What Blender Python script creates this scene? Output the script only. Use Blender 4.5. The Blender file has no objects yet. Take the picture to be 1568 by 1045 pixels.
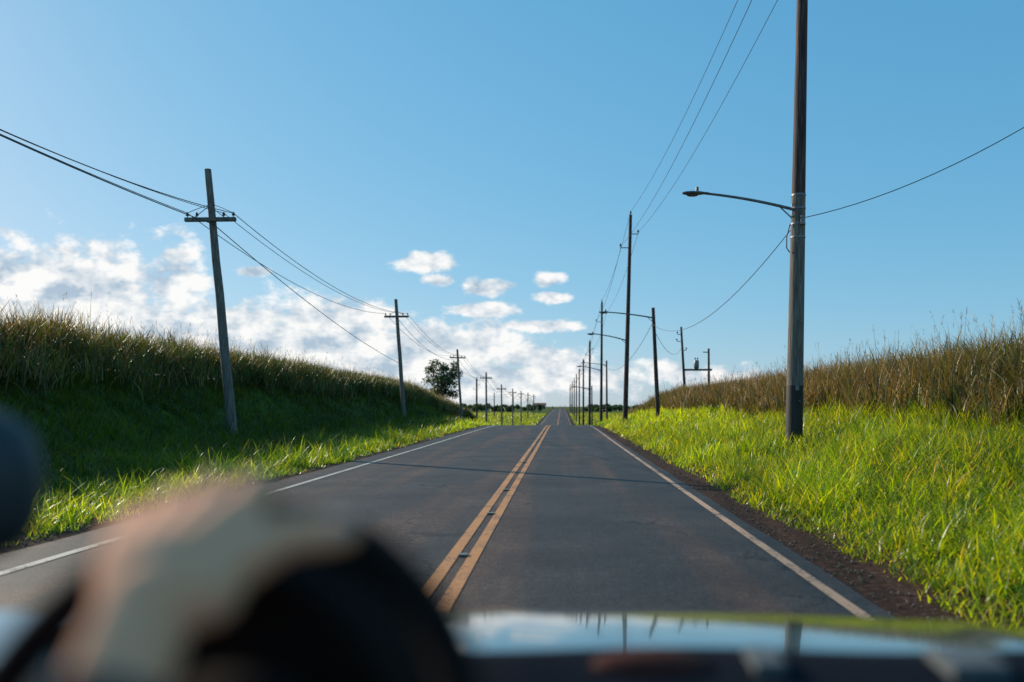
import bpy, bmesh, math, random
import numpy as np
from mathutils import Vector, Matrix
random.seed(4); rng=np.random.default_rng(7)
scene=bpy.context.scene
scene.view_settings.view_transform='Standard'
scene.view_settings.look='None'
scene.view_settings.exposure=0

# ------------------------------------------------------------ helpers
def link(o): scene.collection.objects.link(o); return o
def mat_new(name):
    m=bpy.data.materials.new(name); m.use_nodes=True
    nt=m.node_tree; nt.nodes.clear()
    out=nt.nodes.new('ShaderNodeOutputMaterial')
    return m,nt,out
def N(nt,t,**kw):
    n=nt.nodes.new(t)
    for k,v in kw.items():
        setattr(n,k,v)
    return n
def noise(nt,scale,detail=4,rough=.55,vec=None,dist=0):
    n=N(nt,'ShaderNodeTexNoise'); n.inputs['Scale'].default_value=scale
    n.inputs['Detail'].default_value=detail; n.inputs['Roughness'].default_value=rough
    n.inputs['Distortion'].default_value=dist
    if vec is not None: nt.links.new(vec,n.inputs['Vector'])
    return n
def ramp(nt,fac,stops):
    r=N(nt,'ShaderNodeValToRGB'); e=r.color_ramp.elements
    while len(e)<len(stops): e.new(.5)
    for i,(p,c) in enumerate(stops):
        e[i].position=p; e[i].color=(c[0],c[1],c[2],1)
    nt.links.new(fac,r.inputs['Fac']); return r
def mix(nt,fac,a,b,mode='MIX'):
    m=N(nt,'ShaderNodeMix'); m.data_type='RGBA'; m.blend_type=mode
    for inp,v in ((m.inputs[0],fac),(m.inputs[6],a),(m.inputs[7],b)):
        if hasattr(v,'links') or hasattr(v,'is_output'): nt.links.new(v,inp)
        elif isinstance(v,(int,float)): inp.default_value=v
        else: inp.default_value=(v[0],v[1],v[2],1)
    return m.outputs[2]
def simple(name,stops,scale=8,rough=.7,metal=0,bump=.0,spec=.5,stretch=None,coat=0):
    m,nt,out=mat_new(name)
    b=N(nt,'ShaderNodeBsdfPrincipled')
    tc=N(nt,'ShaderNodeTexCoord'); v=tc.outputs['Object']
    if stretch:
        mp=N(nt,'ShaderNodeMapping'); mp.inputs['Scale'].default_value=stretch
        nt.links.new(v,mp.inputs['Vector']); v=mp.outputs['Vector']
    n=noise(nt,scale,6,.6,v)
    r=ramp(nt,n.outputs['Fac'],stops)
    nt.links.new(r.outputs['Color'],b.inputs['Base Color'])
    b.inputs['Roughness'].default_value=rough; b.inputs['Metallic'].default_value=metal
    b.inputs['Specular IOR Level'].default_value=spec
    b.inputs['Coat Weight'].default_value=coat; b.inputs['Coat Roughness'].default_value=.03
    if bump:
        bp=N(nt,'ShaderNodeBump'); bp.inputs['Strength'].default_value=bump; bp.inputs['Distance'].default_value=.02
        nt.links.new(n.outputs['Fac'],bp.inputs['Height']); nt.links.new(bp.outputs['Normal'],b.inputs['Normal'])
    nt.links.new(b.outputs[0],out.inputs[0]); return m

class MB:
    def __init__(s): s.v=[];s.f=[];s.m=[]
    def ring(s,c,d,r,n,up=None):
        d=Vector(d).normalized(); up=Vector((0,0,1)) if abs(d.z)<.9 else Vector((1,0,0))
        a=d.cross(up).normalized(); b=d.cross(a).normalized()
        i=len(s.v)
        for k in range(n):
            t=2*math.pi*k/n; s.v.append(Vector(c)+a*math.cos(t)*r+b*math.sin(t)*r)
        return i
    def tube(s,pts,rad,n=10,mat=0,cap=True):
        pts=[Vector(p) for p in pts]
        if not hasattr(rad,'__len__'): rad=[rad]*len(pts)
        rs=[]
        for i,p in enumerate(pts):
            d=(pts[min(i+1,len(pts)-1)]-pts[max(i-1,0)])
            rs.append(s.ring(p,d,rad[i],n))
        for a,b in zip(rs,rs[1:]):
            for k in range(n):
                s.f.append((a+k,a+(k+1)%n,b+(k+1)%n,b+k)); s.m.append(mat)
        if cap:
            s.f.append(tuple(rs[0]+k for k in range(n))[::-1]); s.m.append(mat)
            s.f.append(tuple(rs[-1]+k for k in range(n))); s.m.append(mat)
    def box(s,c,h,mat=0,rot=None,bev=.12):
        bm=bmesh.new(); bmesh.ops.create_cube(bm,size=2)
        for v in bm.verts: v.co=Vector((v.co.x*h[0],v.co.y*h[1],v.co.z*h[2]))
        if bev: bmesh.ops.bevel(bm,geom=bm.edges[:],offset=min(h)*bev*2,segments=2,affect='EDGES')
        s.addbm(bm,c,rot,mat)
    def ell(s,c,h,mat=0,rot=None,u=16,v=10,sq=1.0):
        bm=bmesh.new(); bmesh.ops.create_uvsphere(bm,u_segments=u,v_segments=v,radius=1)
        f=lambda q: math.copysign(abs(q)**sq,q)
        for w in bm.verts: w.co=Vector((f(w.co.x)*h[0],f(w.co.y)*h[1],f(w.co.z)*h[2]))
        s.addbm(bm,c,rot,mat)
    def addbm(s,bm,c,rot,mat):
        i=len(s.v); bm.verts.index_update()
        for v in bm.verts:
            p=v.co.copy()
            if rot is not None: p=rot@p
            s.v.append(p+Vector(c))
        for f in bm.faces:
            s.f.append(tuple(i+v.index for v in f.verts)); s.m.append(mat)
        bm.free()
    def obj(s,name,mats,smooth=True,parent=None):
        me=bpy.data.meshes.new(name); me.from_pydata([tuple(v) for v in s.v],[],s.f)
        for m in mats: me.materials.append(m)
        me.polygons.foreach_set('material_index',s.m)
        if smooth: me.polygons.foreach_set('use_smooth',[True]*len(s.f))
        me.update(); o=link(bpy.data.objects.new(name,me))
        if smooth:
            try: me.set_sharp_from_angle(angle=math.radians(40))
            except Exception: pass
        if parent: o.parent=parent
        return o
def np_mesh(name,V,F,mat,col=None,smooth=True):
    me=bpy.data.meshes.new(name)
    V=np.asarray(V,dtype=np.float32); F=np.asarray(F,dtype=np.int32); k=F.shape[1]
    me.vertices.add(len(V)); me.vertices.foreach_set('co',V.ravel())
    me.loops.add(F.size); me.loops.foreach_set('vertex_index',F.ravel())
    me.polygons.add(len(F)); me.polygons.foreach_set('loop_start',np.arange(0,F.size,k,dtype=np.int32))
    me.update(calc_edges=True)
    if smooth: me.polygons.foreach_set('use_smooth',np.ones(len(F),dtype=bool))
    if col is not None:
        a=me.color_attributes.new('Col','FLOAT_COLOR','POINT')
        c=np.ones((len(V),4),dtype=np.float32); c[:,:3]=col
        a.data.foreach_set('color',c.ravel())
    me.materials.append(mat); me.validate()
    return link(bpy.data.objects.new(name,me))

# ------------------------------------------------------------ terrain functions
PY=np.array([-200,30,50,62,72,86,108,136,170,220,300,450,580,700,1000,2000,9000.])
PZ=np.array([0,0,.04,.0,-.4,-1.25,-2.3,-3.1,-3.3,-2.9,-2.2,-1.5,-.9,-2.6,-6,-8,-12])
_t=np.arange(-200,9000,1.); _z=np.interp(_t,PY,PZ); kk=np.hanning(15);kk/=kk.sum()
_zs=np.convolve(np.pad(_z,7,mode='edge'),kk,mode='valid')
def zr(y): return np.interp(y,_t,_zs)
CX=np.array([-400,-30,-16,-14,-12.9,-12,-11,-9.5,-8,-6.7,-5.7,2.9,4,5.2,6.5,7.6,9,12,30,400.])
CZ=np.array([2.7,2.7,2.7,2.6,2.35,1.65,.9,.42,.22,.08,0,0,.28,.6,.82,1.0,1.45,1.8,1.9,1.9])
def lump(x,y): return np.sin(x*1.3+y*.7)*np.sin(y*.9-x*.4+1.)*.5+np.sin(x*3.1-y*2.3)*np.sin(y*2.9+x*.8)*.3+np.sin(x*.31+y*.23+2)*.5
def cross(x,y):
    c=np.interp(x,CX,CZ); fade=np.interp(y,[0,105,175,9000],[1,1,.15,.15])
    edge=np.clip(np.minimum(np.abs(x+5.7),np.abs(x-2.9))/2,0,1)*((x<-5.7)|(x>2.9))
    return c*fade+.07*lump(x,y)*edge
def gz(x,y): return zr(y)+cross(x,y)

ys=np.concatenate([np.arange(-40,250,1.),np.arange(250,700,6.),np.geomspace(700,8900,30)])
def sheet(name,xs,zoff,mat,crossf=True,wob=None):
    X,Y=np.meshgrid(xs,ys)
    if wob is not None:
        X=X.copy(); X[:,0]+=wob*lump(Y[:,0]*2,Y[:,0]*3.1); X[:,-1]+=wob*lump(Y[:,-1]*2.2+5,Y[:,-1]*2.7)
    Z=gz(X,Y)+zoff if crossf else zr(Y)+zoff
    nx=len(xs); n=len(ys)
    i=np.arange((n-1)*nx).reshape(n-1,nx)[:,:-1].ravel()
    F=np.stack([i,i+1,i+nx+1,i+nx],1)
    return np_mesh(name,np.stack([X.ravel(),Y.ravel(),Z.ravel()],1),F,mat)

# ------------------------------------------------------------ materials : surfaces
def ground_mat():
    m,nt,out=mat_new('grass_soil'); b=N(nt,'ShaderNodeBsdfPrincipled')
    tc=N(nt,'ShaderNodeTexCoord'); v=tc.outputs['Object']
    n1=noise(nt,.06,4,.6,v); n2=noise(nt,3.5,8,.7,v)
    c1=ramp(nt,n1.outputs['Fac'],[(.35,(.055,.10,.015)),(.52,(.10,.14,.02)),(.7,(.14,.13,.04))])
    c2=ramp(nt,n2.outputs['Fac'],[(.3,(.35,.35,.35)),(.7,(1.2,1.2,1.2))])
    nt.links.new(mix(nt,1,c1.outputs[0],c2.outputs[0],'MULTIPLY'),b.inputs['Base Color'])
    b.inputs['Roughness'].default_value=.95; b.inputs['Specular IOR Level'].default_value=.1
    bp=N(nt,'ShaderNodeBump'); bp.inputs['Strength'].default_value=.9; bp.inputs['Distance'].default_value=.15
    nt.links.new(n2.outputs['Fac'],bp.inputs['Height']); nt.links.new(bp.outputs[0],b.inputs['Normal'])
    nt.links.new(b.outputs[0],out.inputs[0]); return m
def road_mat():
    m,nt,out=mat_new('asphalt'); b=N(nt,'ShaderNodeBsdfPrincipled')
    tc=N(nt,'ShaderNodeTexCoord'); v=tc.outputs['Object']
    mp=N(nt,'ShaderNodeMapping'); mp.inputs['Scale'].default_value=(1.1,.04,1); nt.links.new(v,mp.inputs[0])
    tr=noise(nt,1.0,3,.5,mp.outputs[0])
    big=noise(nt,.55,6,.65,v); fine=noise(nt,60,4,.75,v); mid=noise(nt,9,5,.65,v)
    c=ramp(nt,tr.outputs['Fac'],[(.35,(.036,.035,.035)),(.5,(.042,.035,.032)),(.62,(.082,.048,.034))])
    c2=ramp(nt,big.outputs['Fac'],[(.33,(.62,.62,.64)),(.5,(.98,.97,.96)),(.66,(1.45,1.4,1.35))])
    c3=ramp(nt,fine.outputs['Fac'],[(.32,(.3,.3,.3)),(.52,(1,1,1)),(.68,(3.2,3.1,3.0))])
    c4=ramp(nt,mid.outputs['Fac'],[(.3,(.76,.76,.76)),(.7,(1.22,1.22,1.22))])
    a=mix(nt,1,c.outputs[0],c2.outputs[0],'MULTIPLY'); a=mix(nt,1,a,c3.outputs[0],'MULTIPLY'); a=mix(nt,1,a,c4.outputs[0],'MULTIPLY')
    wv=noise(nt,1.6,3,.6,v); mv=N(nt,'ShaderNodeVectorMath',operation='MULTIPLY_ADD')
    nt.links.new(wv.outputs['Color'],mv.inputs[0]); mv.inputs[1].default_value=(1.2,1.2,0); nt.links.new(v,mv.inputs[2])
    mp2=N(nt,'ShaderNodeMapping'); mp2.inputs['Scale'].default_value=(.42,.16,1); nt.links.new(mv.outputs[0],mp2.inputs[0])
    vo=N(nt,'ShaderNodeTexVoronoi'); vo.feature='DISTANCE_TO_EDGE'; vo.inputs['Scale'].default_value=1.; nt.links.new(mp2.outputs[0],vo.inputs['Vector'])
    ck=ramp(nt,vo.outputs['Distance'],[(.0,(.25,.25,.25)),(.012,(1,1,1)),(1,(1,1,1))])
    mk=ramp(nt,big.outputs['Fac'],[(.44,(0,0,0)),(.54,(1,1,1))])
    a=mix(nt,mk.outputs[0],a,mix(nt,1,a,ck.outputs[0],'MULTIPLY'))
    nt.links.new(a,b.inputs['Base Color']); b.inputs['Roughness'].default_value=.68
    b.inputs['Specular IOR Level'].default_value=.25
    bp=N(nt,'ShaderNodeBump'); bp.inputs['Strength'].default_value=.6; bp.inputs['Distance'].default_value=.008
    nt.links.new(fine.outputs['Fac'],bp.inputs['Height']); nt.links.new(bp.outputs[0],b.inputs['Normal'])
    nt.links.new(b.outputs[0],out.inputs[0]); return m
def paint_mat(name,col,worn):
    m,nt,out=mat_new(name); b=N(nt,'ShaderNodeBsdfPrincipled')
    tc=N(nt,'ShaderNodeTexCoord'); v=tc.outputs['Object']
    n=noise(nt,26,8,.75,v); n2=noise(nt,1.2,4,.6,v)
    add=N(nt,'ShaderNodeMath',operation='MULTIPLY_ADD'); nt.links.new(n2.outputs['Fac'],add.inputs[0]); add.inputs[1].default_value=.6
    nt.links.new(n.outputs['Fac'],add.inputs[2])
    r=ramp(nt,add.outputs[0],[(worn,(.06,.055,.05)),(worn+.1,col),(.95,tuple(min(1,k*1.15) for k in col))])
    nt.links.new(r.outputs[0],b.inputs['Base Color']); b.inputs['Roughness'].default_value=.7
    nt.links.new(b.outputs[0],out.inputs[0]); return m
M_ground=ground_mat(); M_road=road_mat()
M_yel=paint_mat('yellow_paint',(.52,.21,.06),.67)
M_wht=paint_mat('white_paint',(.50,.43,.34),.68)
M_wht2=paint_mat('stained_white_paint',(.50,.29,.17),.68)
M_dirt=simple('red_dirt',[(.3,(.026,.014,.009)),(.55,(.062,.031,.020)),(.75,(.15,.088,.06))],14,.95,bump=.9,spec=.1)

gx=np.concatenate([-np.geomspace(30,7000,24)[::-1],np.arange(-29,-16,1.),np.arange(-16,-5.7,.4),[-5.7,-5.5,-3,0,2.7,2.9],np.arange(3.2,15,.4),np.arange(15,30,1.),np.geomspace(30,7000,24)])
sheet('ground',gx,-.03,M_ground)
sheet('dirt_shoulder',np.array([2.0,2.5,2.9,3.25]),-.008,M_dirt,wob=.1)
sheet('dirt_shoulder',np.array([-6.1,-5.9,-5.7,-5.2]),-.008,M_dirt,wob=.1)
rd=sheet('road',np.linspace(-5.62,2.38,9),.004,M_road,False,wob=.03)
def stripe(name,x,w,mat):
    return sheet(name,np.array([x-w/2,x+w/2]),.010,mat,False)
for nm,x,w,mt in (('yellow_line',-1.08,.115,M_yel),('yellow_line_2',-.87,.115,M_yel),('edge_line',-4.98,.115,M_wht),('edge_line_2',2.14,.10,M_wht2)):
    o=stripe(nm,x,w,mt); o.parent=rd
M_rpm=simple('marker_plastic',[(.4,(.10,.09,.09)),(.6,(.28,.22,.12))],30,.35)
mb=MB()
for i in range(12):
    y=7.9+i*3.05 if i<3 else 14.8+(i-2)*6
    mb.box((-.975,y,float(zr(y))+.018),(.05,.05,.012),0,bev=.3)
o=mb.obj('pavement_marker',[M_rpm]); o.parent=rd

gm=MB(); M_stone=simple('gravel_stone',[(.3,(.06,.045,.035)),(.7,(.22,.17,.13))],9,.9)
for i in range(1500):
    y=4+30*random.random()**1.6; x=random.choice((random.gauss(2.58,.16),random.gauss(2.6,.2),random.gauss(-5.8,.12)))
    if -5.66<x<2.36: continue
    r=random.uniform(.005,.016); bm=bmesh.new(); bmesh.ops.create_icosphere(bm,subdivisions=1,radius=r)
    for w_ in bm.verts: w_.co*=random.uniform(.7,1.2)
    gm.addbm(bm,(x,y,float(gz(x,y))+r*.4),None,0)
gm.obj('gravel',[M_stone],False)

# ------------------------------------------------------------ grass
def leaf_mat(name,tmix=.45,tcol=(1.5,1.45,.6),rough=.45,spec=.4):
    m,nt,out=mat_new(name)
    at=N(nt,'ShaderNodeAttribute',attribute_name='Col')
    b=N(nt,'ShaderNodeBsdfPrincipled'); b.inputs['Roughness'].default_value=rough; b.inputs['Specular IOR Level'].default_value=spec
    nt.links.new(at.outputs['Color'],b.inputs['Base Color'])
    t=N(nt,'ShaderNodeBsdfTranslucent'); nt.links.new(mix(nt,1,at.outputs['Color'],tcol,'MULTIPLY'),t.inputs['Color'])
    ms=N(nt,'ShaderNodeMixShader'); ms.inputs[0].default_value=tmix
    nt.links.new(b.outputs[0],ms.inputs[1]); nt.links.new(t.outputs[0],ms.inputs[2]); nt.links.new(ms.outputs[0],out.inputs[0]); return m
M_grass=leaf_mat('grass_blade',.55,(2.2,1.85,.35),.35,.45); M_cane=leaf_mat('cane_leaf',.35,(1.4,1.2,.65))

def blades(B,L,W,az,lean,bend,nseg,C,taper=.8,tipcol=None):
    n=len(B); V=np.zeros((n,nseg+1,2,3)); P=B.copy()
    d=np.stack([np.cos(az),np.sin(az)],1)
    saz=az+np.pi/2+rng.normal(0,.6,n); s=np.stack([np.cos(saz),np.sin(saz),np.zeros(n)],1)
    col=np.zeros((n,nseg+1,2,3))
    for k in range(nseg+1):
        t=k/nseg
        w=(W*(1-t)**taper*(.55+.45*min(1,t*3+.2))+.0008)[:,None]
        V[:,k,0]=P-s*w; V[:,k,1]=P+s*w
        c=C if tipcol is None else C*(1-t**2)+tipcol*t**2
        col[:,k,0]=c; col[:,k,1]=c
        phi=lean+bend*(t+.5/nseg)
        st=(L/nseg)
        P=P+np.stack([d[:,0]*np.sin(phi)*st,d[:,1]*np.sin(phi)*st,np.cos(phi)*st],1)
    V=V.reshape(-1,3); col=col.reshape(-1,3)
    b=(np.arange(n)*(nseg+1)*2)[:,None]+(np.arange(nseg)*2)[None,:]
    b=b.ravel(); F=np.stack([b,b+1,b+3,b+2],1)
    return V,F,col
def merge(parts):
    Vs,Fs,Cs=[],[],[]; o=0
    for V,F,C in parts: Vs.append(V);Fs.append(F+o);Cs.append(C);o+=len(V)
    return np.concatenate(Vs),np.concatenate(Fs),np.concatenate(Cs)
def scatter(x0,x1,y0,y1,dens):
    n=int((x1-x0)*(y1-y0)*dens); return rng.uniform(x0,x1,n),rng.uniform(y0,y1,n)
cx=rng.uniform(-14,10,900); cy=rng.uniform(0,70,900); cr=rng.uniform(.25,.9,900); ca=rng.uniform(-.6,.9,900)
def clump(x,y):
    out=np.zeros(len(x))
    for i in range(0,len(x),4000):
        xx=x[i:i+4000,None]; yy=y[i:i+4000,None]
        out[i:i+4000]=(ca*np.exp(-((xx-cx)**2+(yy-cy)**2)/(cr*cr))).sum(1)
    return out
def verge(name,xa,xb,sign,bands,pal,tip):
    parts=[]
    for y0,y1,tufts,per,L,W in bands:
        tx,ty=scatter(xa,xb,y0,y1,tufts)
        n=len(tx); nb=n*per
        ti=np.repeat(np.arange(n),per)
        cl=clump(tx,ty)
        th=rng.lognormal(0,.28,n)*(1+.2*lump(tx*.8,ty*.6)+.8*cl)
        th=np.clip(th,.35,2.2)
        rad=.05+W*6
        x=tx[ti]+rng.normal(0,rad,nb); y=ty[ti]+rng.normal(0,rad,nb)
        ed=(x-2.84-.10*lump(y*1.7,y*.9)) if sign>0 else (-5.78-.12*lump(y*1.9,y*.7)-x)
        keep=ed>-.0+rng.exponential(.05,nb)-.05
        edh=np.clip(.42+ed*.9,.3,1.0)
        x,y,ti,edh=x[keep],y[keep],ti[keep],edh[keep]; nb=len(x)
        l=L*th[ti]*rng.uniform(.6,1.25,nb)*edh
        a=pal[rng.integers(0,len(pal),n)][ti]*rng.uniform(.65,1.35,nb)[:,None]
        pt=np.clip(.5+.5*lump(tx*.5+3,ty*.35),0,1)[ti][:,None]
        a=a*(.7+.6*pt)*np.clip(1+.45*cl[ti],.55,1.35)[:,None]; dry=rng.random(nb)<.06
        a[dry]=np.array([.36,.28,.11])
        if sign<0: a=a*np.interp(x,[-9.5,-7.6,-6.9],[.32,.62,1.45])[:,None]  # bank shade and sunlit roadside strip painted into the left blade colours
        B=np.stack([x,y,gz(x,y)-.03],1)
        parts.append(blades(B,l,np.full(nb,W)*rng.uniform(.6,1.35,nb),rng.uniform(0,2*np.pi,nb),rng.uniform(.05,.55,nb),rng.uniform(.3,1.5,nb),3,a,tipcol=a*tip))
    V,F,C=merge(parts); return np_mesh(name,V,F,M_grass,C)
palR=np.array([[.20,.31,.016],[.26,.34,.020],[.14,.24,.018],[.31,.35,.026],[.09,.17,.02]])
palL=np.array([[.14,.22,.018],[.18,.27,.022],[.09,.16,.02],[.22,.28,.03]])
tip=np.array([1.22,1.08,.9])
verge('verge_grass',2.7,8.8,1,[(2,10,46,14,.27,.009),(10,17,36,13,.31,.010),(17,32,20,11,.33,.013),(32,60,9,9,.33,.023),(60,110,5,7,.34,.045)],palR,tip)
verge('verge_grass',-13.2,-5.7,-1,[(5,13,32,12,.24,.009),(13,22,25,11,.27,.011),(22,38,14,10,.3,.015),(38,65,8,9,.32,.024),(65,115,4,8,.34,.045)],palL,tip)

def cane(name,x0,x1,y0,y1,dens,hgt,pals,wts,front,leafn,seed_dens=.25,W=.012,green_low=None,brn=.22):
    tx,ty=scatter(x0,x1,y0,y1,dens)
    f=np.abs(tx-front); keep=rng.random(len(tx))<np.clip(1.25-f*.2,.3,1); tx,ty=tx[keep],ty[keep]
    tx=tx+.45*lump(ty*.7,ty*.3)*np.clip(1-np.abs(tx-front)/2,0,1)
    n=len(tx)
    h=hgt*np.clip(1+.17*lump(tx*.9,ty*.55)+rng.normal(0,.11,n),.5,1.45)
    h*=np.clip(.66+np.abs(tx-front)*.35,.66,1)
    grp=np.clip((.5+.5*lump(tx*.6+1,ty*.35+2)),0,1)
    pi=np.clip((np.searchsorted(np.cumsum(wts),np.clip(grp*.6+rng.random(n)*.4,0,.999))),0,len(pals)-1)
    base=pals[pi]*rng.uniform(.55,1.35,n)[:,None]
    ti=np.repeat(np.arange(n),leafn); nb=len(ti)
    off=rng.normal(0,.10,(nb,2)); start=rng.uniform(0,.55,nb)*h[ti]
    x=tx[ti]+off[:,0]; y=ty[ti]+off[:,1]
    B=np.stack([x,y,gz(x,y)+start-.05],1)
    L=(h[ti]-start)*rng.uniform(.65,1.12,nb)+.1
    C=base[ti]*rng.uniform(.6,1.35,nb)[:,None]
    br=rng.random(nb)<brn; C[br]=np.array([.24,.16,.075])*rng.uniform(.5,1.4,br.sum())[:,None]
    if green_low is not None:
        g=(rng.random(nb)<.35)&(start<.3*h[ti]); C[g]=green_low*rng.uniform(.7,1.3,g.sum())[:,None]
    wd=W*np.interp(y,[0,25,110],[1,1.15,3])*rng.uniform(.6,1.3,nb)
    p1=blades(B,L,wd,rng.uniform(0,2*np.pi,nb),rng.uniform(.0,.35,nb),rng.uniform(.2,1.7,nb),4,C,tipcol=C*np.array([1.4,1.18,.95]))
    k=rng.random(n)<seed_dens; sx,sy,sh=tx[k],ty[k],h[k]; m=k.sum()
    Bs=np.stack([sx,sy,gz(sx,sy)],1); La=sh*rng.uniform(1.0,1.33,m)
    Cs=np.tile(np.array([.30,.23,.13]),(m,1))*rng.uniform(.6,1.2,m)[:,None]
    aa=rng.uniform(0,2*np.pi,m); le=rng.uniform(0,.18,m); be=rng.uniform(0,.35,m)
    p2=blades(Bs,La,np.full(m,.005)*np.interp(sy,[0,110],[1,3]),aa,le,be,5,Cs,taper=.3)
    tipp=p2[0].reshape(m,6,2,3)[:,5].mean(1)
    q=6; ti2=np.repeat(np.arange(m),q)
    Bp=tipp[ti2]-np.array([0,0,1])*rng.uniform(0,.22,m*q)[:,None]
    p3=blades(Bp,rng.uniform(.06,.16,m*q),np.full(m*q,.004)*np.interp(sy[ti2],[0,110],[1,3]),rng.uniform(0,2*np.pi,m*q),rng.uniform(.2,.8,m*q),rng.uniform(0,.8,m*q),2,Cs[ti2]*1.1)
    V,F,Cc=merge([p1,p2,p3]); return np_mesh(name,V,F,M_cane,Cc)
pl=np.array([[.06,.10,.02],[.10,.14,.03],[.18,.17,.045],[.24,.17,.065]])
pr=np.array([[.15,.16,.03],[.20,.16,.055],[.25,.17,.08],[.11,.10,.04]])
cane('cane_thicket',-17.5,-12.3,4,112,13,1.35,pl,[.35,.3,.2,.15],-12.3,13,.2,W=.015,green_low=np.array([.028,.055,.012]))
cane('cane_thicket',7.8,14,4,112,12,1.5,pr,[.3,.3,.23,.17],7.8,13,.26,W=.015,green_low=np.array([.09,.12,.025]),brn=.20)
def field(name,x0,x1,y0,y1,dens,L,W,pal):
    x,y=scatter(x0,x1,y0,y1,dens); k=((x<-6.2)|(x>3.2)); x,y=x[k],y[k]; n=len(x)
    C=pal[rng.integers(0,len(pal),n)]*rng.uniform(.7,1.3,n)[:,None]
    B=np.stack([x,y,gz(x,y)-.05],1)
    V,F,C=blades(B,L*rng.uniform(.5,1.3,n),np.full(n,W),rng.uniform(0,6.28,n),rng.uniform(0,.4,n),rng.uniform(.2,1,n),2,C)
    return np_mesh(name,V,F,M_grass,C)
field('field_grass',-40,30,110,330,1.8,.6,.11,np.concatenate([palR*.9,np.array([[.2,.17,.07]])]))

# ------------------------------------------------------------ poles, lamps, wires
M_wood=simple('weathered_pole_wood',[(.3,(.08,.066,.056)),(.5,(.155,.135,.115)),(.7,(.26,.23,.20))],6,.85,bump=.6,stretch=(6,6,.35),spec=.2)
M_dark=simple('creosote_wood',[(.3,(.022,.014,.012)),(.5,(.055,.032,.026)),(.72,(.16,.10,.09))],5,.75,bump=.6,stretch=(6,6,.3),spec=.3)
M_black=simple('tarred_wood',[(.3,(.014,.012,.011)),(.7,(.045,.036,.030))],6,.7,bump=.4,stretch=(5,5,.4))
M_metal=simple('galvanised_metal',[(.3,(.12,.12,.13)),(.7,(.24,.24,.25))],12,.5,metal=.6)
M_por=simple('insulator_porcelain',[(.3,(.10,.06,.05)),(.7,(.18,.12,.1))],9,.25)
M_wire=simple('cable_rubber',[(.3,(.02,.02,.022)),(.7,(.045,.045,.05))],9,.5)
PM=[M_wood,M_dark,M_black,M_metal,M_por]
def lerp(a,b,t): return Vector(a)*(1-t)+Vector(b)*t
def insul(mb,p,s=1):
    p=Vector(p)
    mb.tube([p,p+Vector((0,0,.06*s))],.012*s,6,3)
    mb.tube([p+Vector((0,0,z*s)) for z in (.05,.07,.09,.11,.13,.16)],[.03*s,.05*s,.03*s,.045*s,.028*s,.012*s],8,4)
def left_pole(x0,y,z0,x1,z1,arm_drop,r0=.16,r1=.11,roll=0,m=0):
    mb=MB(); b=(x0,y,z0-.4); t=(x1,y+.1,z1); n=9
    pts=[lerp(b,t,i/n)+Vector((random.uniform(-1,1)*.012,0,0)) for i in range(n+1)]
    mb.tube(pts,[r0+(r1-r0)*i/n for i in range(n+1)],14,m)
    f=(z1-arm_drop-z0+.4)/(z1-z0+.4); c=lerp(b,t,f); c.y-=r1+.06
    R=Matrix.Rotation(roll,3,'Y')
    mb.box(c,(.80,.055,.065),0,R)
    for s in (-1,1):
        mb.tube([c+R@Vector((s*.55,-.065,-.02)),c+Vector((0,-.065,.42))],.012,6,3)
        for q in (.72,.42): insul(mb,c+R@Vector((s*q,0,.06)),1.1)
    mb.tube([c+Vector((0,.0,.25)),c+Vector((0,-.1,.25))],.02,6,3)
    mb.obj('utility_pole',PM); return c
L=[(-10.3,25,.5,-11.15,8.94,1.62,.165,.10),(-10.25,52,.9,-10.85,8.45,1.15,.15,.10),(-10.0,80,.2,-10.5,7.15,.85,.14,.10),
   (-10.2,108,-2,-10.25,6.0,.8,.15,.11),(-10.2,136,-3,-10.3,5.1,.8,.15,.11),(-10.2,166,-3.3,-10.2,5.0,.8,.16,.12),(-10.2,200,-3.3,-10.2,5.2,.8,.17,.13),(-10.2,240,-3.2,-10.2,5.4,.8,.18,.14),(-10.2,290,-3,-10.2,5.6,.8,.2,.15)]
arms=[]
for a in L:
    arms.append(left_pole(a[0],a[1],float(gz(a[0],a[1])),a[3],a[4],a[5],a[6],a[7],roll=random.uniform(-.02,.02)))
arms=[Vector((-10.9,-4,7.4))]+arms
def wire(mb,a,b,sag,r,n=24):
    a=Vector(a);b=Vector(b); pts=[]
    for i in range(n+1):
        t=i/n; p=a*(1-t)+b*t; p.z-=sag*4*t*(1-t); pts.append(p)
    mb.tube(pts,r,6,0,cap=False)
wm=MB()
for i,(a,b) in enumerate(zip(arms,arms[1:])):
    D=(b-a).length; s=D*D/28/28
    g=1+max(0,(b.y-80))/120
    q=.55 if i==0 else 1
    wire(wm,a+Vector((-.72,0,.2)),b+Vector((-.72,0,.2)),.82*s*q,.012*g)
    wire(wm,a+Vector((.42,0,.2)),b+Vector((.42,0,.2)),.78*s*(1 if i else 1.15),.010*g)
    wire(wm,a+Vector((.72,0,.2)),b+Vector((.72,0,.2)),.80*s*(1 if i else 1.3),.012*g)
    wire(wm,a+Vector((.1,0,-.15)),b+(Vector((.1,0,-.15)) if i!=1 else Vector((.1,0,-3.0))),.9*s*q if i!=1 else .35,.014*g)
c=arms[1]; wire(wm,c+Vector((-.72,0,.2)),c+Vector((0,.1,.5)),-.02,.01,6); wire(wm,c+Vector((.72,0,.2)),c+Vector((0,.1,.5)),-.02,.01,6)
wm.obj('overhead_wires',[M_wire])

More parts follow.
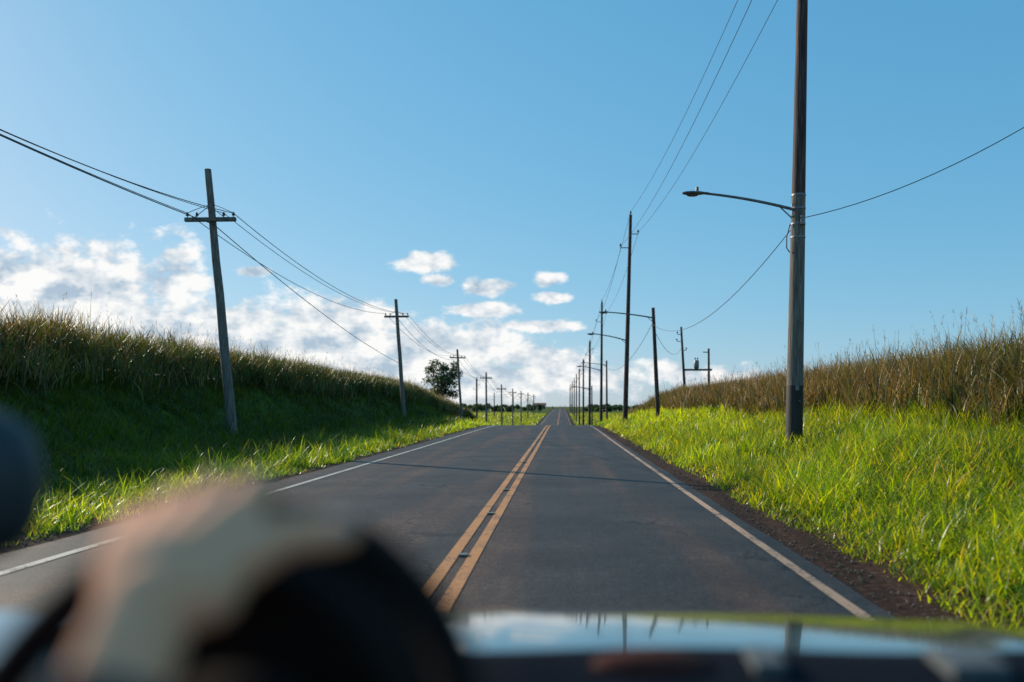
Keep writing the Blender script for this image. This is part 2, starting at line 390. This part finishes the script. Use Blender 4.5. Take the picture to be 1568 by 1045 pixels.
def lamp(px,y,z,length,up=.34,s=1.0):
    mb=MB()
    pts=[]; n=12
    for i in range(n+1):
        t=i/n; pts.append(Vector((px-length*t,y-.02,z+up*(.55*t+.45*(1-(1-t)**2.0)))))
    mb.tube(pts,[.036*s-.008*s*t/n for t in range(n+1)],8,0)
    e=pts[-1]
    mb.box((px+.02,y-.02,z),(.05,.05,.14),0); 
    mb.tube([(px,y-.02,z-.22),(px-.3,y-.02,z+.06)],.015*s,6,0)
    hp=[(.10,.035),(.0,.048),(-.12,.072),(-.28,.08),(-.42,.066),(-.5,.035)]
    i0=[]
    for dx,r in hp:
        i=len(mb.v); i0.append(i)
        for k in range(12):
            t=2*math.pi*k/12
            mb.v.append(Vector((e.x+dx*s,e.y+math.cos(t)*r*1.5*s,e.z+math.sin(t)*r*.62*s+(.0 if math.sin(t)>0 else .01))))
    for a,b in zip(i0,i0[1:]):
        for k in range(12): mb.f.append((a+k,a+(k+1)%12,b+(k+1)%12,b+k)); mb.m.append(0)
    mb.f.append(tuple(i0[0]+k for k in range(12))); mb.m.append(0)
    mb.f.append(tuple(i0[-1]+k for k in range(12))[::-1]); mb.m.append(0)
    mb.tube([(e.x-.16*s,e.y,e.z+.04*s),(e.x-.16*s,e.y,e.z+.14*s)],.035*s,8,1)
    mb.ell((e.x-.27*s,e.y,e.z-.045*s),(.13*s,.08*s,.028*s),1)
    mb.obj('street_lamp',[M_metal,M_por])

def right_pole(x,y,xt,zt,r0=.175,r1=.105,two=False,arms_=True,m=1):
    z0=float(gz(x,y)); mb=MB(); b=Vector((x,y,z0-.4)); t=Vector((xt,y,zt))
    H=zt-z0+.4
    def P(z): f=(z-b.z)/H; return lerp(b,t,f), r0+(r1-r0)*f
    def seg(za,zb,mat,k=6,dr=0):
        ps=[P(za+(zb-za)*i/k) for i in range(k+1)]
        mb.tube([p for p,_ in ps],[r+dr for _,r in ps],18,mat)
    if two:
        seg(b.z,z0+1.3,2,4,.006); seg(z0+1.3,6.25,0,8,.004); seg(6.25,zt,1,10)
        for z in (6.25,5.95,5.6,5.3): 
            p,r=P(z); mb.tube([p-Vector((0,0,.02)),p+Vector((0,0,.02))],r+.012,18,3)
        p,r=P(5.0); mb.tube([p+Vector((-r-.02,-.05,.6)),p+Vector((-r-.10,-.05,.3)),p+Vector((-r-.10,-.05,.05)),p+Vector((-r-.03,-.05,-.05))],.014,6,3)
        p,r=P(5.65); mb.box(p+Vector((.05,-r-.03,0)),(.05,.04,.1),3); 
        p,r=P(1.9); mb.box(p+Vector((0,-r-.005,0)),(.04,.008,.06),3)
        for z in np.arange(1.6,6,.9):
            p,r=P(z); mb.tube([p+Vector((r*.3,-r-.0,0)),p+Vector((r*.3,-r-.03,0))],.018,6,3)
    else: seg(b.z,zt,m,12)
    if arms_:
        p,r=P(zt-2.15); mb.tube([p,p+Vector((-.62,0,0))],.03,6,3); insul(mb,p+Vector((-.6,0,.02)),1.6)
        p2,r=P(zt-1.25); mb.tube([p2,p2+Vector((.55,0,.0))],.03,6,3); insul(mb,p2+Vector((.52,0,.02)),1.6)
        insul(mb,t,1.6)
    mb.obj('utility_pole',PM)
RP=[(5.24,18,5.50,14.0),(4.13,52,4.50,13.95),(4.25,86,4.35,12.7),(4.2,120,4.25,11.2),(4.2,154,4.2,10.4),(4.2,190,4.2,10.2),(4.2,226,4.2,10.4),(4.2,265,4.2,10.6),(4.2,310,4.2,10.9),(4.2,360,4.2,11.3),(4.3,420,4.3,11.9)]
for i,(x,y,xt,zt) in enumerate(RP):
    right_pole(x,y,xt,zt,two=(i==0),r0=.19 if i==0 else (.17 if i<3 else .2),r1=.10 if i<3 else .14)
wm=MB()
RPw=[(5.4,-20,5.6,14.0)]+RP
for a,b in zip(RPw,RPw[1:]):
    s=1.0; g=1+b[1]/150
    for da,db in (((-.6,-2.0),(-.6,-2.0)),((.52,-1.1),(.52,-1.1)),((0,.2),(0,.2))):
        wire(wm,(a[2]+da[0],a[1],a[3]+da[1]),(b[2]+db[0],b[1],b[3]+db[1]),.75,.0075*g)
wire(wm,(5.5,18,5.75),(14.5,10.5,12.4),1.5,.009,30)
wire(wm,(5.2,18,5.5),(5.0,44,6.0),1.15,.010,30)
wire(wm,(5.0,44,6.0),(4.3,86,6.2),1.6,.014,30)
wire(wm,(5.0,44,5.9),(12.0,80,7.2),1.0,.014,30)
wm.obj('overhead_wires',[M_wire])
lamp(5.22,18,5.93,2.0,.36)
lamp(4.2,52,5.75,2.0,.42,1.1); lamp(4.2,86,5.3,2.0,.42,1.2); lamp(4.2,120,3.9,2.0,.42,1.4)
for y,zt in ((44,6.9),(94,6.8),(140,5.0)):
    right_pole(5.35,y,5.05 if y<50 else 5.3,zt,.13,.09,arms_=False)
    lamp(5.0 if y<50 else 5.25,y,zt-.55,2.4,.3,1.1)

mb=MB(); g=float(gz(12.5,80))
mb.tube([(12.5,80,g-.3),(12.0,80,9.4)],[.16,.10],12,1); mb.tube([(15.0,81,g-.3),(14.95,81,7.3)],[.15,.10],12,1)
mb.box((13.7,80.3,5.1),(1.45,.08,.10),0)
for z,s in ((8.6,.45),(7.9,.5),(7.0,-.45)): 
    mb.tube([(12.05,79.9,z),(12.05-s,79.9,z+.05)],.04,6,3); insul(mb,(12.05-s,79.9,z+.05),1.8)
mb.tube([(13.55,80.1,5.2),(13.55,80.1,5.3),(13.55,80.1,5.95),(13.55,80.1,6.05)],[.2,.26,.26,.2],14,3)
for d in(-.12,.12): insul(mb,(13.55+d,80.1,6.05),1.8)
mb.box((14.6,80.6,6.9),(.3,.05,.05),3)
mb.obj('transformer_frame',PM)
for x,y,zt in ((-16,150,6.6),(-22,260,5.6),(-20,330,5.2)):
    right_pole(x,y,x,zt,.2,.14,m=1)

# ------------------------------------------------------------ trees
M_leaf=leaf_mat('tree_leaf',.3); M_bark=simple('bark',[(.3,(.03,.022,.016)),(.7,(.09,.065,.045))],8,.9,bump=.6)
def leaf_cloud(centers,radii,per,size,pal):
    P=[];C=[]
    for (c,r) in zip(centers,radii):
        d=rng.normal(size=(per,3)); d/=np.linalg.norm(d,axis=1)[:,None]
        rr=r*rng.uniform(.45,1.05,per)[:,None]
        P.append(np.array(c)+d*rr*np.array([1,1,.8])); t=rng.uniform(.6,1.3)
        C.append(pal[rng.integers(0,len(pal),per)]*t*rng.uniform(.7,1.3,per)[:,None])
    P=np.concatenate(P);C=np.concatenate(C);n=len(P)
    a=rng.normal(size=(n,3));a/=np.linalg.norm(a,axis=1)[:,None]
    b=np.cross(a,rng.normal(size=(n,3)));b/=np.linalg.norm(b,axis=1)[:,None]
    s=size*rng.uniform(.5,1.3,n)[:,None]
    V=np.stack([P-a*s,P-b*s*.5,P+a*s,P+b*s*.5],1).reshape(-1,3)
    F=np.arange(n*4).reshape(n,4); return V,F,np.repeat(C,4,axis=0)
def tree(x,y,h,w,leaves=130,size=.17,name='tree'):
    e=link(bpy.data.objects.new(name,None)); z=float(gz(x,y)); e.location=(0,0,0)
    mb=MB(); top=Vector((x,y,z+h*.75)); mb.tube([(x,y,z-.2),(x+.1,y,z+h*.3),(x-.05,y,z+h*.55),top],[h*.035,h*.028,h*.018,h*.008],8,0)
    cs=[];rs=[]
    for i in range(34):
        az=random.uniform(0,6.28); rr=w*.5*math.sqrt(random.random())*.9; hh=random.uniform(.38,.95)
        k=1-abs(hh-.62)*1.4
        c=Vector((x+math.cos(az)*rr*k*1.15,y+math.sin(az)*rr*k,z+h*hh))
        cs.append(c); rs.append(w*random.uniform(.10,.18))
        s=Vector((x,y,z+h*random.uniform(.25,.5))); m=(s+c)/2+Vector((0,0,-.1*h*.3))
        mb.tube([s,m,c],[h*.012,h*.008,h*.003],5,0)
    mb.obj('trunk',[M_bark],parent=e)
    V,F,C=leaf_cloud(cs,rs,leaves,size,np.array([[.04,.07,.018],[.055,.085,.022],[.028,.05,.014]]))
    o=np_mesh('crown',V,F,M_leaf,C,False); o.parent=e
tree(-16.6,110,7.5,6.4)
cs=[];rs=[]
for i in range(90):
    y=random.uniform(360,640); side=random.choice((-1,-1,1))
    x=side*random.uniform(16,90)*(y/500) ; h=random.uniform(1.5,3.5)
    for k in range(3):
        cs.append((x+random.uniform(-3,3),y,float(gz(x,y))+h*random.uniform(.3,.9))); rs.append(random.uniform(.8,1.8))
for i in range(220):
    x=random.uniform(-1500,1500); y=random.uniform(1100,1500)
    cs.append((x,y,float(gz(x,y))+random.uniform(1,5))); rs.append(random.uniform(3,8))
V,F,C=leaf_cloud(cs,rs,50,.9,np.array([[.05,.085,.025],[.07,.11,.03],[.045,.07,.025]]))
np_mesh('distant_trees',V,F,M_leaf,C,False)

M_wall=simple('house_wall',[(.3,(.22,.15,.09)),(.7,(.30,.21,.13))],3,.8); M_roof=simple('brown_roof',[(.3,(.20,.075,.04)),(.7,(.26,.10,.06))],4,.7)
M_glass=simple('window_glass',[(.3,(.03,.04,.05)),(.7,(.05,.06,.07))],2,.1)
he=link(bpy.data.objects.new('house',None)); hx,hy=-15.,540.; hz=float(gz(hx,hy))-.4
mb=MB(); mb.box((hx,hy,hz+1.4),(4,3.5,1.4),0,bev=.02); mb.obj('walls',[M_wall],False,he)
mb=MB()
for s in (-1,1):
    i=len(mb.v)
    for p in ((-4.5,s*4.1,2.7),(4.5,s*4.1,2.7),(4.5,0,4.3),(-4.5,0,4.3),(-4.5,s*4.1,2.55),(4.5,s*4.1,2.55),(4.5,0,4.15),(-4.5,0,4.15)): mb.v.append(Vector((hx+p[0],hy+p[1],hz+p[2])))
    for f in ((0,1,2,3),(7,6,5,4),(0,4,5,1),(1,5,6,2),(3,7,4,0)): mb.f.append(tuple(i+k for k in f)); mb.m.append(0)
mb.obj('roof',[M_roof],False,he)
mb=MB()
for x in (-2.9,-1.2,2.8): mb.box((hx+x,hy-3.52,hz+1.6),(.6,.04,.5),0)
mb.obj('windows',[M_glass],False,he)
mb=MB(); mb.box((hx+1,hy-3.53,hz+1.05),(.45,.04,1.0),0); mb.obj('door',[M_roof],False,he)

# ------------------------------------------------------------ car (parts near the camera)
car=link(bpy.data.objects.new('car',None))
def car_paint():
    m,nt,out=mat_new('car_paint'); b=N(nt,'ShaderNodeBsdfPrincipled')
    tc=N(nt,'ShaderNodeTexCoord'); n=noise(nt,900,2,.5,tc.outputs['Object'])
    r=ramp(nt,n.outputs['Fac'],[(.4,(.13,.15,.13)),(.6,(.20,.22,.19))]); nt.links.new(r.outputs[0],b.inputs['Base Color'])
    b.inputs['Metallic'].default_value=.8; b.inputs['Roughness'].default_value=.16
    b.inputs['Coat Weight'].default_value=1; b.inputs['Coat Roughness'].default_value=.02
    nt.links.new(b.outputs[0],out.inputs[0]); return m
M_paint=car_paint()
M_dash=simple('dash_vinyl',[(.3,(.004,.006,.010)),(.7,(.007,.010,.018))],120,.95,bump=.2,spec=.08)
M_leather=simple('wheel_leather',[(.3,(.012,.007,.006)),(.7,(.020,.011,.009))],90,.8,bump=.15,spec=.08)
M_brown=simple('brown_leather',[(.3,(.07,.017,.011)),(.7,(.11,.028,.017))],40,.8,spec=.2)
M_paper=simple('paper',[(.3,(.07,.08,.085)),(.7,(.11,.12,.12))],10,.8)
hyv=[1.28,1.4,1.5,1.6,1.7,1.78,1.85,1.9,1.94,1.97,2.0,2.02]; hzv=[1.084,1.078,1.071,1.062,1.050,1.037,1.023,1.010,.997,.98,.94,.87]
xs=np.linspace(-.54,1.32,46); V=[];F=[]
for x in xs:
    for y,z in zip(hyv,hzv):
        u=(x-.39)/.93
        yy=1.28+(y-1.28)*(1-.08*u*u)
        V.append((x,yy,z+.008-.024*max(0,x-.1)**2-.10*max(0,abs(u)-.93)*6*max(0,abs(u)-.93)-.016*(x+.1)+.006*math.exp(-((abs(u)-.55)/.06)**2)))
ny=len(hyv)
for i in range(len(xs)-1):
    for j in range(ny-1): a=i*ny+j; F.append((a,a+ny,a+ny+1,a+1))
o=np_mesh('hood',V,F,M_paint); o.parent=car
s=o.modifiers.new('s','SUBSURF'); s.levels=1; s.render_levels=2
xs=np.linspace(-.70,1.35,40); V=[];F=[]
prof=[(.55,1.00),(.62,1.07),(.72,1.10),(.9,1.115),(1.05,1.128),(1.15,1.136),(1.2,1.132),(1.24,1.10),(1.25,1.0)]
for x in xs:
    for y,z in prof:
        V.append((x,y,z+.03*math.exp(-((x+.55)/.22)**2)+.004*math.sin(x*9)))
ny=len(prof)
for i in range(len(xs)-1):
    for j in range(ny-1): a=i*ny+j; F.append((a,a+ny,a+ny+1,a+1))
o=np_mesh('dashboard',V,F,M_dash); o.parent=car
mb=MB(); n=24
rings=[]
for (y,sx,sz,zc) in ((.60,.15,.225,1.15),(.66,.165,.252,1.15),(.74,.178,.258,1.15),(.82,.155,.225,1.14),(.90,.10,.13,1.13)):
    i=len(mb.v); rings.append(i)
    for k in range(n+1):
        t=math.pi*k/n; mb.v.append(Vector((-.262+math.copysign(abs(math.cos(t))**.85,math.cos(t))*sx,y,zc+abs(math.sin(t))**.85*sz)))
for a,b in zip(rings,rings[1:]):
    for k in range(n): mb.f.append((a+k,a+k+1,b+k+1,b+k)); mb.m.append(0)
mb.f.append(tuple(rings[0]+k for k in range(n+1))); mb.m.append(0)
mb.obj('instrument_binnacle',[M_leather],parent=car)
mb=MB(); mb.ell((.125,1.12,1.135),(.085,.04,.022),0); mb.obj('sunglasses_case',[M_brown],parent=car)
mb=MB(); mb.box((.285,1.12,1.140),(.022,.04,.010),0); mb.box((.57,1.12,1.135),(.04,.045,.012),0); mb.obj('toll_tags',[M_paper],parent=car)
mb=MB(); mb.box((-.72,.86,1.19),(.16,.22,.04),0,bev=.4); mb.obj('door_top',[M_paint],parent=car)
mb=MB(); mb.ell((-.615,.80,1.42),(.085,.05,.080),0,sq=.75); mb.ell((-.615,.752,1.42),(.066,.008,.060),1,sq=.75); mb.tube([(-.62,.80,1.36),(-.66,.80,1.27),(-.69,.8,1.22)],[.03,.025,.035],8,0)
mb.obj('side_mirror',[simple('mirror_housing',[(.3,(.016,.026,.03)),(.7,(.026,.038,.043))],20,.6),M_glass],parent=car)
# steering wheel
WC=Vector((-.2172,.50,1.277)); WR=.157; TL=math.radians(30)
Xa=Vector((1,0,0)); Ya=Vector((0,math.sin(TL),math.cos(TL))); NN=Vector((0,-math.cos(TL),math.sin(TL)))
def rim(deg,r=WR): t=math.radians(deg); return WC+(Xa*math.cos(t)+Ya*math.sin(t))*r
def radial(deg): t=math.radians(deg); return Xa*math.cos(t)+Ya*math.sin(t)
mb=MB(); n=72; m=14
for i in range(n):
    d=360*i/n; R=radial(d); c=rim(d); rr=.0155+.002*math.exp(-((d-60)/14)**2)+.002*math.exp(-((d-120)/14)**2)
    for k in range(m):
        t=2*math.pi*k/m; mb.v.append(c+R*math.cos(t)*rr+NN*math.sin(t)*rr)
for i in range(n):
    for k in range(m):
        a=i*m+k; b=i*m+(k+1)%m; c=((i+1)%n)*m+(k+1)%m; d=((i+1)%n)*m+k
        mb.f.append((a,b,c,d)); mb.m.append(0)
for d in (5,175,270):
    mb.tube([WC+radial(d)*.05-NN*.015,WC+radial(d)*.11-NN*.01,rim(d)],[.028,.018,.014],8,0)
Rh=Matrix.Rotation(-TL,3,'X')
mb.ell(WC-NN*.015,(.07,.035,.06),0,Rh)
mb.obj('steering_wheel',[M_leather],parent=car)

# ------------------------------------------------------------ driver's hand (left hand over the rim)
def skin_mat():
    m,nt,out=mat_new('skin'); b=N(nt,'ShaderNodeBsdfPrincipled')
    tc=N(nt,'ShaderNodeTexCoord'); n=noise(nt,45,4,.6,tc.outputs['Object'])
    r=ramp(nt,n.outputs['Fac'],[(.3,(.88,.37,.20)),(.7,(.95,.45,.27))]); nt.links.new(r.outputs[0],b.inputs['Base Color'])
    b.inputs['Roughness'].default_value=.8; b.inputs['Specular IOR Level'].default_value=.08
    nt.links.new(b.outputs[0],out.inputs[0]); return m
M_skin=skin_mat()
drv=link(bpy.data.objects.new('driver_arm',None))
mb=MB()
def caps(pts,rad):
    pts=[Vector(p) for p in pts]
    mb.tube(pts,rad,12,0)
    for p,r in zip(pts,rad): mb.ell(p,(r,r,r),0,u=12,v=8)
angs=[118,109,100,91]; lens=[.82,.96,1.03,.97]; rf=[.0102,.0112,.0117,.0114]
wrist=rim(110)-radial(108)*.070+NN*.068
mcps=[]
for a,l,r in zip(angs,lens,rf):
    c=rim(a); R=radial(a*.85+15)
    mcp=c+NN*.036-R*.006; pip=c+R*.022*l+NN*.018; dip=c+R*.027*l-NN*.010; tipp=c+R*.008-NN*.030
    mcps.append(mcp)
    caps([mcp,pip,dip,tipp],[r*1.22,r*1.08,r*.98,r*.82])
    w=wrist+(Xa*math.cos(math.radians(a)))*.018
    caps([w,(w+mcp)/2+NN*.004,mcp],[.022,.021,.0165])
for a,b in zip(mcps,mcps[1:]):
    caps([a-NN*.004,b-NN*.004],[.0155,.0155]); caps([(a+wrist)/2,(b+wrist)/2],[.022,.022])
tb=wrist+Vector((.028,.010,.004)); t1=rim(90)-radial(90)*.046+NN*.048; t2=rim(77)-radial(77)*.018+NN*.036; t3=rim(65)-radial(65)*.002+NN*.028
caps([tb,t1,t2,t3],[.022,.0200,.0150,.0118]); caps([mcps[-1],(t1+tb)/2],[.015,.018]); caps([mcps[-1],t1],[.014,.017])
el=wrist+Vector((-.012,-.17,-.21)); caps([wrist,wrist+(el-wrist)*.25,el],[.027,.029,.038])
hand=mb.obj('hand',[M_skin],parent=drv)
r=hand.modifiers.new('r','REMESH'); r.mode='VOXEL'; r.voxel_size=.0022; r.use_smooth_shade=True
s=hand.modifiers.new('s','SMOOTH'); s.factor=.6; s.iterations=6
mb=MB(); mb.ell(t3+NN*.0106,(.0068,.003,.008),0); mb.obj('thumb_nail',[simple('nail',[(.3,(.6,.4,.33)),(.7,(.66,.45,.38))],20,.3)],parent=drv)
M_sleeve=simple('dark_sleeve',[(.3,(.018,.016,.02)),(.7,(.035,.03,.036))],60,.9,bump=.4)
mb=MB(); d=el-wrist
mb.tube([wrist+d*t for t in (.20,.21,.25,.32,.45,.6,.8,1.05)],[.031,.036,.039,.038,.040,.042,.046,.052],20,0)
mb.obj('sleeve',[M_sleeve],parent=drv)

# ------------------------------------------------------------ sky
EL=math.radians(22.5); AZ=math.radians(-53.13)
w=bpy.data.worlds.new('World'); scene.world=w; w.use_nodes=True
nt=w.node_tree; nt.nodes.clear()
out=N(nt,'ShaderNodeOutputWorld'); bg=N(nt,'ShaderNodeBackground'); nt.links.new(bg.outputs[0],out.inputs[0])
sky=N(nt,'ShaderNodeTexSky'); sky.sky_type='NISHITA'; sky.sun_disc=False
sky.sun_elevation=EL; sky.sun_rotation=AZ; sky.air_density=1.0; sky.dust_density=.3; sky.ozone_density=2.0
tc=N(nt,'ShaderNodeTexCoord'); sep=N(nt,'ShaderNodeSeparateXYZ'); nt.links.new(tc.outputs['Generated'],sep.inputs[0])
def M(op,a,b=None,c=None,clamp=False):
    n=N(nt,'ShaderNodeMath',operation=op); n.use_clamp=clamp
    for i,v in enumerate((a,b,c)):
        if v is None: continue
        if isinstance(v,(int,float)): n.inputs[i].default_value=v
        else: nt.links.new(v,n.inputs[i])
    return n.outputs[0]
yy=M('MAXIMUM',sep.outputs['Y'],.08)
u=M('DIVIDE',sep.outputs['X'],yy); v=M('DIVIDE',sep.outputs['Z'],yy)
cb=N(nt,'ShaderNodeCombineXYZ'); nt.links.new(u,cb.inputs[0]); nt.links.new(v,cb.inputs[1]); P=cb.outputs[0]
blobs=[(-.63,.145,.17,.060),(-.74,.14,.14,.07),(-.56,.145,.07,.050),(-.54,.100,.12,.036),(-.48,.188,.022,.009),(-.475,.133,.017,.008),(-.39,.168,.020,.006),
(-.42,.10,.085,.030),(-.31,.108,.065,.030),(-.25,.095,.06,.028),(-.33,.075,.18,.036),(-.19,.08,.065,.028),(-.115,.078,.06,.026),(-.05,.062,.050,.020),(0.0,.055,.05,.018),
(-.30,.045,.28,.030),(-.03,.034,.16,.022),(-.17,.180,.036,.013),(-.155,.157,.020,.008),(-.09,.150,.032,.011),(-.017,.158,.020,.009),(-.10,.12,.045,.008),(-.01,.136,.02,.007),(-.025,.10,.045,.008),
(.14,.042,.03,.012),(.24,.035,.09,.013),(-1.0,.14,.2,.06)]
acc=None
for (a,b,rx,ry) in blobs:
    s1=N(nt,'ShaderNodeVectorMath',operation='MULTIPLY_ADD'); nt.links.new(P,s1.inputs[0]); s1.inputs[1].default_value=(1/rx,1/ry,0); s1.inputs[2].default_value=(-a/rx,-b/ry,0)
    l=N(nt,'ShaderNodeVectorMath',operation='LENGTH'); nt.links.new(s1.outputs[0],l.inputs[0])
    acc=l.outputs['Value'] if acc is None else M('MINIMUM',acc,l.outputs['Value'])
def cn(off,scale=18,det=6):
    mp=N(nt,'ShaderNodeMapping'); nt.links.new(P,mp.inputs[0]); mp.inputs['Location'].default_value=off; mp.inputs['Scale'].default_value=(1,1.6,1)
    return noise(nt,scale,det,.6,mp.outputs[0]).outputs['Fac']
n0=cn((0,0,0)); n1=cn((.020,-.028,0),18,3)
d=M('SUBTRACT',1.36,acc); d=M('ADD',d,M('MULTIPLY',M('SUBTRACT',n0,.5),3.3))
ss=N(nt,'ShaderNodeMapRange',interpolation_type='SMOOTHSTEP'); nt.links.new(d,ss.inputs[0]); ss.inputs[1].default_value=.0; ss.inputs[2].default_value=.7
dens=M('MULTIPLY',ss.outputs[0],.95)
sh=M('ADD',M('MULTIPLY',M('SUBTRACT',n0,n1),3.6),.64,clamp=True)
cc=mix(nt,sh,(.42,.54,.66),(1.0,.99,.97))
sk=N(nt,'ShaderNodeVectorMath',operation='SCALE'); nt.links.new(sky.outputs[0],sk.inputs[0]); sk.inputs['Scale'].default_value=.10
sc=N(nt,'ShaderNodeSeparateColor'); nt.links.new(sk.outputs[0],sc.inputs[0])
cm=N(nt,'ShaderNodeCombineColor')
for i,(p,a) in enumerate(((.85,.68),(.45,.76),(.32,.90))):
    nt.links.new(M('MULTIPLY',M('POWER',M('MAXIMUM',sc.outputs[i],.0001),p),a),cm.inputs[i])
nt.links.new(mix(nt,dens,cm.outputs[0],cc),bg.inputs[0]); bg.inputs[1].default_value=1
sun=bpy.data.lights.new('sun','SUN'); sun.energy=5; sun.angle=math.radians(.6); sun.color=(1,.89,.73)
so=link(bpy.data.objects.new('sun',sun)); sd=Vector((-.8*math.cos(EL),.6*math.cos(EL),math.sin(EL))); so.rotation_euler=(-sd).to_track_quat('-Z','Y').to_euler()

# ------------------------------------------------------------ camera
cam=bpy.data.cameras.new('camera'); co=link(bpy.data.objects.new('camera',cam)); scene.camera=co
co.location=(0,0,1.5); co.rotation_euler=(math.radians(90),0,0)
cam.lens=28; cam.sensor_width=36; cam.shift_x=-.0485; cam.shift_y=.063; cam.clip_start=.02; cam.clip_end=20000
cam.dof.use_dof=True; cam.dof.focus_distance=17; cam.dof.aperture_fstop=1.0
